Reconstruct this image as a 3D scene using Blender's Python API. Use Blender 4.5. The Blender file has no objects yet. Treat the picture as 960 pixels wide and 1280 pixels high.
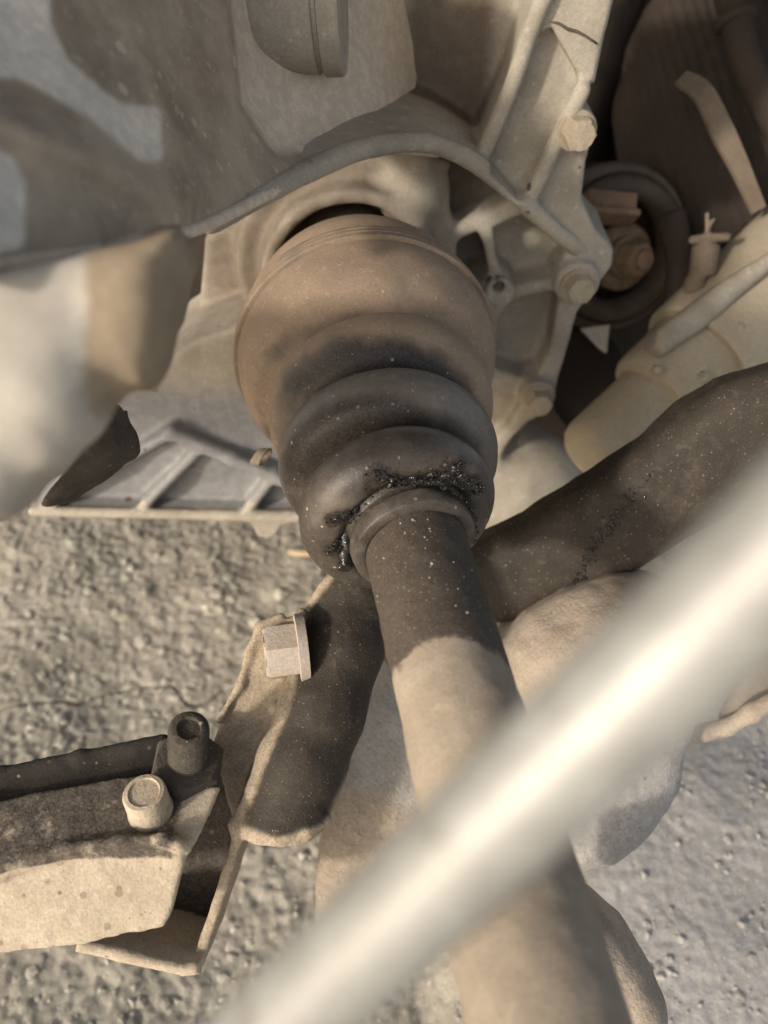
import bpy, math, random
import numpy as np
R = math.radians
random.seed(7); rng = np.random.default_rng(7)
sc = bpy.context.scene; col = sc.collection

# ------------------------------------------------------------------ camera, sky, sun, exposure
H, F, S = .5, 1000., .70710678          # camera height (m), focal length in photo pixels, sin/cos of the 45 degree tilt
cam = bpy.data.objects.new('camera', bpy.data.cameras.new('camera')); col.objects.link(cam)
cam.location = (0, 0, H); cam.rotation_euler = (R(45), 0, 0)
cam.data.sensor_fit = 'VERTICAL'; cam.data.sensor_height = 36; cam.data.lens = F/1280*36
cam.data.clip_start = .005; cam.data.clip_end = 200
cam.data.dof.use_dof = True; cam.data.dof.focus_distance = .285; cam.data.dof.aperture_fstop = 8.2
sc.camera = cam
SUN_EL, SUN_AZ = 24, 228                # azimuth counted from +Y towards +X: the sun stands behind the camera, to its left
w = bpy.data.worlds.new('World'); sc.world = w; w.use_nodes = True
nt = w.node_tree; sky = nt.nodes.new('ShaderNodeTexSky'); sky.sky_type = 'NISHITA'; sky.sun_disc = False
sky.sun_elevation = R(SUN_EL); sky.sun_rotation = R(SUN_AZ); sky.dust_density = 3; sky.ozone_density = .6
hsv = nt.nodes.new('ShaderNodeHueSaturation'); hsv.inputs['Saturation'].default_value = .7; nt.links.new(sky.outputs[0], hsv.inputs['Color']); nt.links.new(hsv.outputs[0], nt.nodes['Background'].inputs[0]); nt.nodes['Background'].inputs[1].default_value = .15
sl = bpy.data.lights.new('sun', 'SUN'); sl.energy = 2.2; sl.angle = R(4); sl.color = (1, .94, .86)
so = bpy.data.objects.new('sun', sl); col.objects.link(so); so.rotation_euler = (R(90-SUN_EL), 0, R(180-SUN_AZ))
so.rotation_euler = (R(90-SUN_EL), 0, math.pi-R(SUN_AZ))
sc.view_settings.view_transform = 'Standard'; sc.view_settings.look = 'None'
sc.view_settings.exposure = .6; sc.view_settings.gamma = 1

# ------------------------------------------------------------------ measuring helpers
def P(u, v, d):                          # the point d metres along the view axis seen at photo pixel (u, v)
    y = (640-v)/F
    return np.array([(u-480)/F*d, S*d*(1+y), H-S*d*(1-y)])
def PY(u, v, Y): return P(u, v, Y/(S*(1+(640-v)/F)))
def PZ(u, v, Z): return P(u, v, (H-Z)/(S*(1-(640-v)/F)))
CX = np.array([1., 0, 0]); CU = np.array([0, S, S]); CF = np.array([0, S, -S])
def nrm(a): a = np.asarray(a, float); return a/np.linalg.norm(a)

# ------------------------------------------------------------------ numeric noise
def _hash(ix, iy, iz, seed):
    h = (ix.astype(np.int64)*374761393 + iy.astype(np.int64)*668265263 + iz.astype(np.int64)*2147483647 + seed*974634777) & 0xffffffff
    h = ((h ^ (h >> 13))*1274126177) & 0xffffffff
    return ((h ^ (h >> 16)) & 0xffff).astype(np.float32)/65535*2-1
def vnoise(p, seed=0):
    i = np.floor(p).astype(np.int64); f = (p-i).astype(np.float32); f = f*f*(3-2*f); r = 0
    for dx in (0, 1):
        for dy in (0, 1):
            for dz in (0, 1):
                wgt = (f[..., 0] if dx else 1-f[..., 0])*(f[..., 1] if dy else 1-f[..., 1])*(f[..., 2] if dz else 1-f[..., 2])
                r = r + wgt*_hash(i[..., 0]+dx, i[..., 1]+dy, i[..., 2]+dz, seed)
    return r
def fbm(p, scale, oct=3, seed=0):
    p = np.asarray(p)*scale; r = 0; a = 1
    for k in range(oct): r = r+a*vnoise(p+17.3*k, seed+k); p = p*2.03; a *= .5
    return r
def sstep(a, b, x): t = np.clip((x-a)/(b-a), 0, 1); return t*t*(3-2*t)

# ------------------------------------------------------------------ objects
def tag(o, label=None, cat=None, group=None, kind=None):
    for k, v in (('label', label), ('category', cat), ('group', group), ('kind', kind)):
        if v: o[k] = v
    return o
def thing(name, loc, label, cat, group=None):
    o = bpy.data.objects.new(name, None); col.objects.link(o); o.location = tuple(loc); o.empty_display_size = .02
    return tag(o, label, cat, group)
def wloc(o):
    l = np.array(o.location)
    while o.parent: o = o.parent; l = l+np.array(o.location)
    return l
def mk(name, V, faces, mat, parent=None, smooth=True, attrs=None, sharp=None, origin=None):
    V = np.asarray(V, np.float32); me = bpy.data.meshes.new(name)
    c = np.array(origin if origin is not None else [V[:, 0].mean(), V[:, 1].mean(), V[:, 2].min()])
    if isinstance(faces, np.ndarray):
        n, k = faces.shape
        me.vertices.add(len(V)); me.vertices.foreach_set('co', (V-c).astype(np.float32).ravel())
        me.loops.add(n*k); me.loops.foreach_set('vertex_index', faces.astype(np.int32).ravel())
        me.polygons.add(n); me.polygons.foreach_set('loop_start', np.arange(0, n*k, k, dtype=np.int32))
        me.update(calc_edges=True); me.validate()
    else:
        me.from_pydata((V-c).tolist(), [], faces); me.update()
    me.polygons.foreach_set('use_smooth', np.full(len(me.polygons), smooth))
    if sharp: me.set_sharp_from_angle(angle=R(sharp))
    for k, a in (attrs or {}).items():
        at = me.attributes.new(k, 'FLOAT', 'POINT'); at.data.foreach_set('value', np.asarray(a, np.float32))
    me.materials.append(mat)
    o = bpy.data.objects.new(name, me); col.objects.link(o)
    if parent: o.parent = parent; o.location = tuple(c-wloc(parent))
    else: o.location = tuple(c)
    return o
def join(*ms):
    V, Fc, n = [], [], 0
    for v, f in ms:
        V.append(np.asarray(v, float)); Fc += [[i+n for i in q] for q in f]; n += len(v)
    return np.concatenate(V), Fc

def frame(ax):
    ax = nrm(ax); t = np.array([0, 0, 1.]) if abs(ax[2]) < .9 else np.array([1., 0, 0])
    a = nrm(np.cross(t, ax)); return a, np.cross(ax, a), ax
def rings(cs, axs, rs, n=48, caps=(True, True), hexes=None, wob=None):
    """a surface through circles: centres, axes, radii"""
    V, Fc = [], []
    a0 = None
    for k, (c, ax, r) in enumerate(zip(cs, axs, rs)):
        ax = nrm(ax)
        if a0 is None: a0, _, _ = frame(ax)
        a = nrm(a0-ax*np.dot(a0, ax)); b = np.cross(ax, a); a0 = a
        t = np.arange(n)*2*math.pi/n; rr = np.full(n, float(r))
        if hexes and hexes[k]:
            rr = r*math.cos(math.pi/6)/np.cos((t % (math.pi/3))-math.pi/6)
        V.append(np.asarray(c)+rr[:, None]*(np.cos(t)[:, None]*a+np.sin(t)[:, None]*b))
    m = len(V)
    for k in range(m-1):
        for i in range(n): j = (i+1) % n; Fc.append([k*n+i, k*n+j, (k+1)*n+j, (k+1)*n+i])
    V = np.concatenate(V)
    if caps[0]: Fc.append(list(range(n))[::-1])
    if caps[1]: Fc.append([(m-1)*n+i for i in range(n)])
    return V, Fc
def lathe(base, ax, prof, n=48, hexes=None, caps=(True, True)):
    ax = nrm(ax); return rings([np.asarray(base)+ax*h for h, r in prof], [ax]*len(prof), [r for h, r in prof], n, caps, hexes)
def catmull(pts, m):
    pts = np.asarray(pts, float); q = np.concatenate([[2*pts[0]-pts[1]], pts, [2*pts[-1]-pts[-2]]]); out = []
    for t in np.linspace(0, len(pts)-1, m):
        i = min(int(t), len(pts)-2); s = t-i; a, b, c, d = q[i:i+4]
        out.append(.5*(2*b+(c-a)*s+(2*a-5*b+4*c-d)*s*s+(3*b-a-3*c+d)*s**3))
    return np.array(out)
def tube(pts, r, n=20, m=None):
    pts = catmull(pts, m) if m else np.asarray(pts, float)
    rs = np.interp(np.linspace(0, 1, len(pts)), np.linspace(0, 1, len(r)), r) if np.ndim(r) else [r]*len(pts)
    return rings(pts, np.gradient(pts, axis=0), rs, n)

# ------------------------------------------------------------------ solid fields -> castings with fillets
class Field:
    def __init__(s, lo, hi, h):
        s.lo = np.array(lo, float); s.h = h; s.n = np.ceil((np.array(hi)-s.lo)/h).astype(int)+1
        s.D = np.full(s.n, 1.0, np.float32)
    def _pts(s, lo, hi, pad):
        a = np.clip(np.floor((np.array(lo)-pad-s.lo)/s.h).astype(int), 0, s.n); b = np.clip(np.ceil((np.array(hi)+pad-s.lo)/s.h).astype(int)+1, 0, s.n)
        if (b <= a).any(): return None, None
        sl = tuple(slice(i, j) for i, j in zip(a, b))
        g = np.meshgrid(*[s.lo[k]+s.h*np.arange(a[k], b[k]) for k in range(3)], indexing='ij')
        return sl, np.stack(g, -1).astype(np.float32)
    def put(s, prim, k=.002, cut=False, noise=None):
        fn, lo, hi = prim; sl, p = s._pts(lo, hi, max(4*s.h, 2*k+.002))
        if sl is None: return s
        d = fn(p).astype(np.float32)
        if noise: d = d+noise(p)
        A = s.D[sl]
        if cut: d = -d; h = np.maximum(k-np.abs(A-d), 0)/max(k, 1e-9); s.D[sl] = np.maximum(A, d)+h*h*k*.25
        else: h = np.maximum(k-np.abs(A-d), 0)/max(k, 1e-9); s.D[sl] = np.minimum(A, d)-h*h*k*.25
        return s
    def cap(s, a, b, r1, r2=None, k=.002, **kw): return s.put(p_cap(a, b, r1, r1 if r2 is None else r2), k, **kw)
    def line(s, pts, r, k=.002, **kw):
        r = r if np.ndim(r) else [r]*len(pts)
        for i in range(len(pts)-1): s.cap(pts[i], pts[i+1], r[i], r[i+1], k, **kw)
        return s
    def rough(s, amp, scale, oct=3, seed=0):
        sl, p = s._pts(s.lo, s.lo+s.h*s.n, 0); m = np.abs(s.D) < 3*s.h+2*amp
        s.D[m] += amp*fbm(p[m], scale, oct, seed).astype(np.float32); return s
    def mesh(s):
        D = s.D; D[[0, -1]] = np.maximum(D[[0, -1]], s.h); D[:, [0, -1]] = np.maximum(D[:, [0, -1]], s.h); D[:, :, [0, -1]] = np.maximum(D[:, :, [0, -1]], s.h)
        I = D < 0; n = np.array(D.shape)-1
        c = [I[x:n[0]+x, y:n[1]+y, z:n[2]+z] for x in (0, 1) for y in (0, 1) for z in (0, 1)]
        cnt = sum(q.astype(np.int8) for q in c); act = (cnt > 0) & (cnt < 8)
        idx = np.full(n, -1, np.int64); ii = np.argwhere(act); idx[act] = np.arange(len(ii))
        acc = np.zeros((len(ii), 3)); k = np.zeros(len(ii))
        for ax in range(3):
            o1, o2 = [q for q in range(3) if q != ax]
            for e in ((0, 0), (0, 1), (1, 0), (1, 1)):
                a = ii.copy(); a[:, o1] += e[0]; a[:, o2] += e[1]; b = a.copy(); b[:, ax] += 1
                da = D[tuple(a.T)]; db = D[tuple(b.T)]; x = (da < 0) != (db < 0); t = da/np.where(x, da-db, 1)
                pt = (a-ii).astype(float); pt[:, ax] += t
                acc += np.where(x[:, None], pt, 0); k += x
        V = s.lo+s.h*(ii+acc/k[:, None]); Q = []
        for ax in range(3):
            o1, o2 = (ax+1) % 3, (ax+2) % 3
            A = [slice(None)]*3; B = [slice(None)]*3; A[ax] = slice(0, -1); B[ax] = slice(1, None)
            A, B = I[tuple(A)], I[tuple(B)]; e = np.argwhere(A != B); sgn = A[tuple(e.T)]
            ok = (e[:, o1] > 0) & (e[:, o2] > 0) & (e[:, o1] < n[o1]) & (e[:, o2] < n[o2]); e, sgn = e[ok], sgn[ok]
            def at(x, y): q = e.copy(); q[:, o1] += x; q[:, o2] += y; return idx[tuple(q.T)]
            q = np.stack([at(-1, -1), at(0, -1), at(0, 0), at(-1, 0)], 1); q[~sgn] = q[~sgn][:, ::-1]; Q.append(q)
        return V, np.concatenate(Q)
def p_cap(a, b, r1, r2=None):
    r2 = r1 if r2 is None else r2
    a, b = np.array(a, np.float32), np.array(b, np.float32); ab = b-a; L = max(float(ab@ab), 1e-12); r = max(r1, r2)
    def fn(p):
        t = np.clip(((p-a)@ab)/L, 0, 1); return np.linalg.norm(p-a-t[..., None]*ab, axis=-1)-(r1+(r2-r1)*t)
    return fn, np.minimum(a, b)-r, np.maximum(a, b)+r
def p_box(c, axes, half, rnd=.001):
    c = np.array(c, np.float32); M = np.array([nrm(x) for x in axes], np.float32); half = np.array(half, np.float32)
    e = np.abs(M.T)@half
    def fn(p):
        q = np.abs((p-c)@M.T)-half+rnd
        return np.linalg.norm(np.maximum(q, 0), axis=-1)+np.minimum(q.max(-1), 0)-rnd
    return fn, c-e, c+e
def p_cyl(a, b, r, rnd=.001, r2=None):
    a, b = np.array(a, np.float32), np.array(b, np.float32); L = float(np.linalg.norm(b-a)); ax = (b-a)/L; r2 = r if r2 is None else r2
    def fn(p):
        h = (p-a)@ax; q = np.linalg.norm(p-a-h[..., None]*ax, axis=-1)-(r+(r2-r)*np.clip(h/L, 0, 1))+rnd; y = np.abs(h-L/2)-L/2+rnd
        return np.hypot(np.maximum(q, 0), np.maximum(y, 0))+np.minimum(np.maximum(q, y), 0)-rnd
    m = max(r, r2); return fn, np.minimum(a, b)-m, np.maximum(a, b)+m
def p_ell(c, axes, rad):
    c = np.array(c, np.float32); M = np.array([nrm(x) for x in axes], np.float32); rad = np.array(rad, np.float32); e = max(rad)
    def fn(p):
        q = (p-c)@M.T; k0 = np.linalg.norm(q/rad, axis=-1); k1 = np.linalg.norm(q/(rad*rad), axis=-1); return k0*(k0-1)/np.maximum(k1, 1e-6)
    return fn, c-e, c+e
def poly_sd(P2, X, Y):
    P2 = np.asarray(P2, np.float32); d = np.full(X.shape, 1e9, np.float32); s = np.ones(X.shape, np.float32); n = len(P2)
    for i in range(n):
        a, b = P2[i], P2[i-1]; e = b-a; wx, wy = X-a[0], Y-a[1]
        t = np.clip((wx*e[0]+wy*e[1])/max(e@e, 1e-12), 0, 1); d = np.minimum(d, (wx-e[0]*t)**2+(wy-e[1]*t)**2)
        c1, c2, c3 = Y >= a[1], Y < b[1], e[0]*wy > e[1]*wx
        s = np.where((c1 & c2 & c3) | (~c1 & ~c2 & ~c3), -s, s)
    return s*np.sqrt(d)
def p_prism(pts, ax, ay, z0, z1, rnd=.001):
    """pts: world points of an outline; extruded along ax x ay by z0..z1 from their mean plane"""
    pts = np.array(pts, float); az = nrm(np.cross(ax, ay)); o = pts.mean(0); P2 = np.stack([(pts-o)@ax, (pts-o)@ay], 1)
    c = [o+ax*a+ay*b+az*z for a, b in P2 for z in (z0, z1)]
    o32 = o.astype(np.float32); M = np.array([ax, ay, az], np.float32)
    def fn(p):
        q = (p-o32)@M.T; X, Y = q[..., 0], q[..., 1]
        d2 = poly_sd(P2, X, Y)+rnd; y = np.abs(q[..., 2]-(z0+z1)/2)-(z1-z0)/2+rnd
        return np.hypot(np.maximum(d2, 0), np.maximum(y, 0))+np.minimum(np.maximum(d2, y), 0)-rnd
    return fn, np.min(c, 0), np.max(c, 0)
XA, YA, ZA = np.eye(3)
def prY(px, Y0, y0, y1, rnd=.001):       # outline traced on the vertical plane Y = Y0, solid from y0 to y1
    pts = np.array([PY(u, v, Y0) for u, v in px]); return p_prism(pts, ZA, XA, y0-Y0, y1-Y0, rnd)
def prC(px, d, d0, d1, rnd=.001):        # outline on a plane square to the view, solid from d0 to d1
    pts = np.array([P(u, v, d) for u, v in px]); return p_prism(pts, CX, -CU, d0-d, d1-d, rnd)
def prZ(px, Z0, z0, z1, rnd=.001):
    pts = np.array([PZ(u, v, Z0) for u, v in px]); return p_prism(pts, XA, YA, z0-Z0, z1-Z0, rnd)

# ------------------------------------------------------------------ materials
def mat(name, c1, c2, c3=None, scale=25, rough=.9, bump=.35, fine=900, grit=None, masks=(), metallic=0., mid=.5, spec=.3, coarse=.5):
    m = bpy.data.materials.new(name); m.use_nodes = True; t = m.node_tree; N = t.nodes; L = t.links.new
    b = N['Principled BSDF']; b.inputs['Metallic'].default_value = metallic; b.inputs['Specular IOR Level'].default_value = spec
    tc = N.new('ShaderNodeTexCoord').outputs['Object']
    def noise(s, det=4, rg=.6, dist=0):
        n = N.new('ShaderNodeTexNoise'); n.inputs['Scale'].default_value = s; n.inputs['Detail'].default_value = det; n.inputs['Roughness'].default_value = rg; n.inputs['Distortion'].default_value = dist
        L(tc, n.inputs['Vector']); return n.outputs['Fac']
    def ramp(x, a, bb):
        n = N.new('ShaderNodeMapRange'); n.interpolation_type = 'SMOOTHSTEP'; L(x, n.inputs[0]); n.inputs[1].default_value = a; n.inputs[2].default_value = bb; return n.outputs[0]
    def val(v): n = N.new('ShaderNodeValue'); n.outputs[0].default_value = v; return n.outputs[0]
    def mix(f, a, bb):
        n = N.new('ShaderNodeMix'); n.data_type = 'RGBA'; L(f, n.inputs[0])
        for k, x in ((6, a), (7, bb)):
            if isinstance(x, tuple): n.inputs[k].default_value = (*x, 1)
            else: L(x, n.inputs[k])
        return n.outputs[2]
    def math_(op, a, bb):
        n = N.new('ShaderNodeMath'); n.operation = op
        for k, x in ((0, a), (1, bb)):
            if isinstance(x, (int, float)): n.inputs[k].default_value = x
            else: L(x, n.inputs[k])
        return n.outputs[0]
    n1 = noise(scale, 6, .65, .4); nf = noise(fine, 3, .6); nm = noise(scale*7, 5, .65)
    c = mix(ramp(n1, mid-.18, mid+.18), c1, c2)
    if c3: c = mix(ramp(nm, .56, .72), c, c3)
    rg = val(rough)
    for k, (attr, mc, mr, ns, *wd) in enumerate(masks):
        a = N.new('ShaderNodeAttribute'); a.attribute_name = attr
        f = ramp(math_('ADD', a.outputs['Fac'], math_('MULTIPLY', math_('SUBTRACT', noise(ns, 5, .7), .5), .5 if wd else .9)), .5-(wd[0] if wd else .12), .5+(wd[0] if wd else .12))
        mc2 = tuple(x*1.22+.003 for x in mc)
        c = mix(f, c, mix(ramp(nm, .4, .65), mc, mc2))
        n = N.new('ShaderNodeMix'); L(f, n.inputs[0]); L(rg, n.inputs[2]); n.inputs[3].default_value = mr; rg = n.outputs[0]
    # fine tonal grain of the dust
    c = mix(math_('MULTIPLY', ramp(nf, .35, .7), .35), c, (c1[0]*.45, c1[1]*.43, c1[2]*.42))
    hgt = math_('ADD', math_('MULTIPLY', nf, .5), math_('MULTIPLY', nm, coarse))
    if grit:
        gc, gs, gt = grit
        for s_, o_ in ((gs, 0), (gs*2.3, .06)):
            v = N.new('ShaderNodeTexVoronoi'); v.inputs['Scale'].default_value = s_; L(tc, v.inputs['Vector'])
            sp = N.new('ShaderNodeSeparateColor'); L(v.outputs['Color'], sp.inputs[0])
            rad = math_('MULTIPLY', ramp(sp.outputs[0], gt+o_, 1), .36)
            f = math_('LESS_THAN', v.outputs['Distance'], rad)
            c = mix(math_('MULTIPLY', f, sp.outputs[1]), c, gc); hgt = math_('ADD', hgt, math_('MULTIPLY', f, .5))
    L(c, b.inputs['Base Color']); L(rg, b.inputs['Roughness'])
    bp = N.new('ShaderNodeBump'); bp.inputs['Strength'].default_value = bump; bp.inputs['Distance'].default_value = .0012
    L(hgt, bp.inputs['Height']); L(bp.outputs[0], b.inputs['Normal'])
    return m
GREASE = ('grease', (.016, .013, .010), .18, 420, .3)
M = {}
M['case'] = mat('dusty_cast_aluminium', (.42, .365, .285), (.29, .25, .19), (.46, .415, .34), scale=26, bump=.25, grit=((.09, .065, .045), 160, .93), masks=[('bare_shade', (.21, .205, .20), .7, 40, .3), ('oil_shade', (.13, .098, .068), .75, 70, .3)])
M['bell'] = mat('dusty_bell_casting', (.46, .37, .27), (.26, .20, .14), (.48, .40, .30), scale=34, bump=.12, fine=2600, grit=((.52, .43, .33), 170, .82), masks=[('bare_shade', (.70, .62, .52), .6, 14, .3), ('tan', (.60, .49, .37), .85, 30, .25)])
M['block'] = mat('dusty_block', (.42, .38, .315), (.36, .32, .26), scale=20, bump=.10, fine=2600, masks=[('tan', (.24, .18, .115), .9, 70)])
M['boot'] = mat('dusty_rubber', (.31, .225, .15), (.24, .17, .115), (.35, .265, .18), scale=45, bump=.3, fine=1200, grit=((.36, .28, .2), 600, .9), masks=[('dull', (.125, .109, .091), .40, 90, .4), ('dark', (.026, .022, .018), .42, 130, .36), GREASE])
M['shaft'] = mat('dusty_steel_shaft', (.33, .27, .20), (.25, .20, .145), (.36, .295, .22), scale=40, bump=.35, fine=1300, spec=.14, grit=((.27, .22, .16), 1200, .76), masks=[('grease', (.055, .044, .034), .55, 220)])
M['goo'] = mat('black_grease', (.012, .010, .008), (.018, .015, .012), scale=300, rough=.07, bump=.3, fine=1400, spec=.6)
M['bolt'] = mat('dusty_bolt', (.42, .345, .245), (.33, .26, .18), scale=120, bump=.3)
M['hexhead'] = mat('lilac_grey_bolt_head', (.41, .36, .315), (.40, .315, .225), (.50, .41, .30), scale=110, bump=.3)
M['rust'] = mat('rusty_bolt', (.27, .175, .10), (.17, .105, .06), scale=90, bump=.4)
M['arm'] = mat('oily_arm', (.060, .048, .036), (.038, .031, .023), (.085, .067, .049), scale=30, rough=.62, bump=.45, fine=1000, grit=((.24, .2, .145), 1100, .78), spec=.14, masks=[('dust_shade', (.33, .26, .18), .9, 160, .42), ('wet', (.008, .007, .006), .14, 260)])
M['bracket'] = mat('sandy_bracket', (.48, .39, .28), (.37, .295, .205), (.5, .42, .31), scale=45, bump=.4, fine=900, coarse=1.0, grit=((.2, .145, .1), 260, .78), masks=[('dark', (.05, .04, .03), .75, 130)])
M['stud'] = mat('grimy_stud', (.085, .07, .053), (.055, .045, .034), (.13, .105, .075), scale=80, bump=.7, fine=900, grit=((.3, .24, .17), 500, .9))
M['brace'] = mat('black_grimy_steel', (.038, .031, .024), (.024, .02, .016), scale=50, bump=.5, grit=((.2, .16, .11), 500, .92))
M['rock'] = mat('grey_dusty_casting', (.36, .33, .285), (.27, .245, .205), (.42, .37, .31), scale=40, bump=.9, fine=600, coarse=1.3, grit=((.42, .37, .3), 350, .86), masks=[('tan', (.28, .22, .155), .9, 60, .3)])
M['sand'] = mat('sandy_casting', (.38, .31, .235), (.29, .23, .17), (.42, .35, .27), scale=45, bump=.6, fine=900, coarse=.9, grit=((.15, .1, .07), 340, .9), masks=[('grey', (.34, .315, .285), .9, 60, .3)])
M['starter'] = mat('pale_dusty_housing', (.42, .35, .245), (.34, .28, .19), (.45, .38, .27), scale=22, bump=.25, grit=((.12, .09, .06), 140, .94))
M['shield'] = mat('sooty_heat_shield', (.040, .029, .020), (.026, .019, .014), scale=18, bump=.8, fine=300)
M['weave'] = mat('dusty_woven_sleeve', (.05, .036, .026), (.032, .023, .017), scale=20, bump=.6)
M['rubber'] = mat('dusty_black_rubber', (.125, .098, .072), (.085, .066, .048), scale=40, bump=.3)
M['dimrust'] = mat('brown_dusty_strip', (.21, .16, .11), (.15, .11, .075), scale=40, bump=.4)
M['plastic'] = mat('pale_plastic', (.52, .46, .36), (.45, .39, .3), scale=20, rough=.6, bump=.1)
M['pole'] = mat('scuffed_silver_pole', (.36, .35, .315), (.27, .255, .225), (.20, .185, .15), scale=20, rough=.5, bump=.12, fine=200, metallic=.3, spec=.4)
M['ground'] = mat('sandy_concrete', (.36, .32, .25), (.24, .21, .16), (.46, .42, .34), scale=30, bump=.55, fine=700, coarse=1.4, grit=((.5, .44, .34), 150, .8), masks=[('grey', (.33, .31, .285), .9, 40, .3)])
M['pebble'] = mat('pale_pebbles', (.46, .415, .33), (.30, .265, .205), scale=30, bump=.5)
M['greygrit'] = mat('grey_grit', (.40, .375, .335), (.26, .24, .21), scale=60, bump=.4)
M['twig'] = mat('dry_twig', (.5, .38, .24), (.4, .29, .17), scale=100, bump=.4)

# ------------------------------------------------------------------ ground
def ground_h(X, Y):
    p = np.stack([X, Y, 0*X], -1)
    rt = 1-.62*sstep(-.02, .05, (X-.10)*.7-(Y-.24)*.5)          # the right side is a smoother slab
    h = .010*fbm(p, 6, 3, 3)+rt*(.0022*fbm(p, 26, 3, 9)+.0008*fbm(p, 90, 3, 12)+.0011*fbm(p, 230, 2, 13))
    # a raised slab at the right whose broken edge runs away from the camera
    e = (X-.19)*.62-(Y-.30)*.78
    h = h+.022*sstep(-.006, .006, e+.004*fbm(p, 60, 2, 5))*sstep(.02, .06, X)
    # hairline crack across the left
    c = np.abs(Y-.345-.10*X-.012*fbm(p, 22, 3, 21)); h = h-.004*(1-sstep(0, .0016, c))*sstep(.05, -.02, X)
    return h-.016
def axis_(lo, hi, n, far): 
    a = np.linspace(lo, hi, n); g = np.geomspace(.05, far, 14); return np.concatenate([lo-g[::-1], a, hi+g])
gx = axis_(-.50, .42, 640, 40); gy = axis_(-.02, .80, 560, 40)
GX, GY = np.meshgrid(gx, gy, indexing='ij')
inn = (np.abs(GX) < 1.2) & (np.abs(GY) < 1.6)
GV = np.stack([GX, GY, np.where(inn, ground_h(GX, GY), -.016)], -1).reshape(-1, 3)
a = np.arange(len(gx)*len(gy)).reshape(len(gx), len(gy))
tag(mk('ground', GV, np.stack([a[:-1, :-1], a[1:, :-1], a[1:, 1:], a[:-1, 1:]], -1).reshape(-1, 4), M['ground'], origin=(0, 0, 0), attrs={'grey': sstep(-.02, .06, (GV[:, 0]-.12)*.7-(GV[:, 1]-.22)*.5)}), kind='structure')  # greyer towards the right: shade painted into the ground colour
# loose grit and pebbles
ICO_V = np.array([(0, 0, 1), (.894, 0, .447), (.276, .851, .447), (-.724, .526, .447), (-.724, -.526, .447), (.276, -.851, .447), (.724, .526, -.447), (-.276, .851, -.447), (-.894, 0, -.447), (-.276, -.851, -.447), (.724, -.526, -.447), (0, 0, -1)])
ICO_F = np.array([(0, 1, 2), (0, 2, 3), (0, 3, 4), (0, 4, 5), (0, 5, 1), (1, 6, 2), (2, 7, 3), (3, 8, 4), (4, 9, 5), (5, 10, 1), (2, 6, 7), (3, 7, 8), (4, 8, 9), (5, 9, 10), (1, 10, 6), (6, 11, 7), (7, 11, 8), (8, 11, 9), (9, 11, 10), (10, 11, 6)])
def lumps(C, rad, flat=.6, jit=.25, N=None):
    n = len(C); rad = np.asarray(rad)
    V = ICO_V[None]*(1+jit*rng.uniform(-1, 1, (n, 12, 1)))*rad[:, None, None]*np.array([1, 1, flat]); an = rng.uniform(0, 6.28, n)
    V = np.stack([V[..., 0]*np.cos(an)[:, None]-V[..., 1]*np.sin(an)[:, None], V[..., 0]*np.sin(an)[:, None]+V[..., 1]*np.cos(an)[:, None], V[..., 2]], -1)+np.asarray(C)[:, None]
    return V.reshape(-1, 3), (ICO_F[None]+12*np.arange(n)[:, None, None]).reshape(-1, 3)
n = 26000; px = rng.uniform(-.5, .45, n); py = rng.uniform(0, .85, n); pr = .0006+.0040*rng.random(n)**9; pr = np.where((px-.10)*.7-(py-.24)*.5 > -.02, np.minimum(pr, .0009), pr); big = rng.random(n) < .012; pr = np.where(big & (px < .02) & (py > .2), rng.uniform(.004, .009, n), pr)
V, f = lumps(np.stack([px, py, ground_h(px, py)-pr*.05], -1), pr, .42, .35)
tag(mk('gravel', V, f, M['pebble'], smooth=False, origin=(0, 0, 0)), 'pale loose gravel and grit scattered on the sandy concrete', kind='stuff')

n = 22000; px = rng.uniform(.04, .34, n); py = rng.uniform(.0, .34, n)
keep = rng.random(n) < sstep(-.5, .7, fbm(np.stack([px, py, 0*px], -1), 28, 3, 31))**1.5; px, py = px[keep], py[keep]; n = len(px); pr = .00035+.0026*rng.random(n)**9
V, f = lumps(np.stack([px, py, ground_h(px, py)], -1), pr, .7, .4)
tag(mk('grit', V, f, M['greygrit'], smooth=False, origin=(0, 0, 0)), 'fine pale grey grit on the grey ground at the lower right', kind='stuff')

# ------------------------------------------------------------------ drive axle
AXZ = .302
ST = [(.45, -.0275), (.2887, -.007), (.2539, -.0013), (.2227, .0018), (.1991, .0045), (.1834, .0102), (.1305, .0196), (.02, .0393)]
def AX(Y):
    ys = [q[0] for q in ST][::-1]; xs = [q[1] for q in ST][::-1]; return np.array([np.interp(Y, ys, xs), Y, AXZ])
def AT(Y): return nrm([-(AX(Y+.012)[0]-AX(Y-.012)[0])/.024*-1, 1, 0])
def axle_mesh(prof, n=96):
    """prof: (Y, r) from far to near"""
    return rings([AX(y) for y, r in prof], [AT(y)*-1 for y, r in prof], [r for y, r in prof], n)
def smooth_prof(pts, m): q = catmull(pts, m); return [tuple(x) for x in q]
ax = thing('drive_axle', AX(.2), 'dusty drive shaft with torn ribbed rubber boot leaking black grease', 'drive shaft')
V, f = axle_mesh([(.199, .0165), (.186, .0172), (.1835, .0172)]+[(y, .0172) for y in np.linspace(.18, .035, 110)])
V = V+(V-np.stack([np.interp(V[:, 1], [q[0] for q in ST][::-1], [q[1] for q in ST][::-1]), V[:, 1], 0*V[:, 1]+AXZ], -1))*(.018*fbm(V, 130, 3, 2))[:, None]
edge = .1335+.004*fbm(V, 70, 2, 4)-.45*np.abs(V[:, 0]-.020)**1.0*.35
mk('shaft', V, f, M['shaft'], ax, attrs={'grease': .5+(V[:, 1]-edge)/.010})
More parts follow.
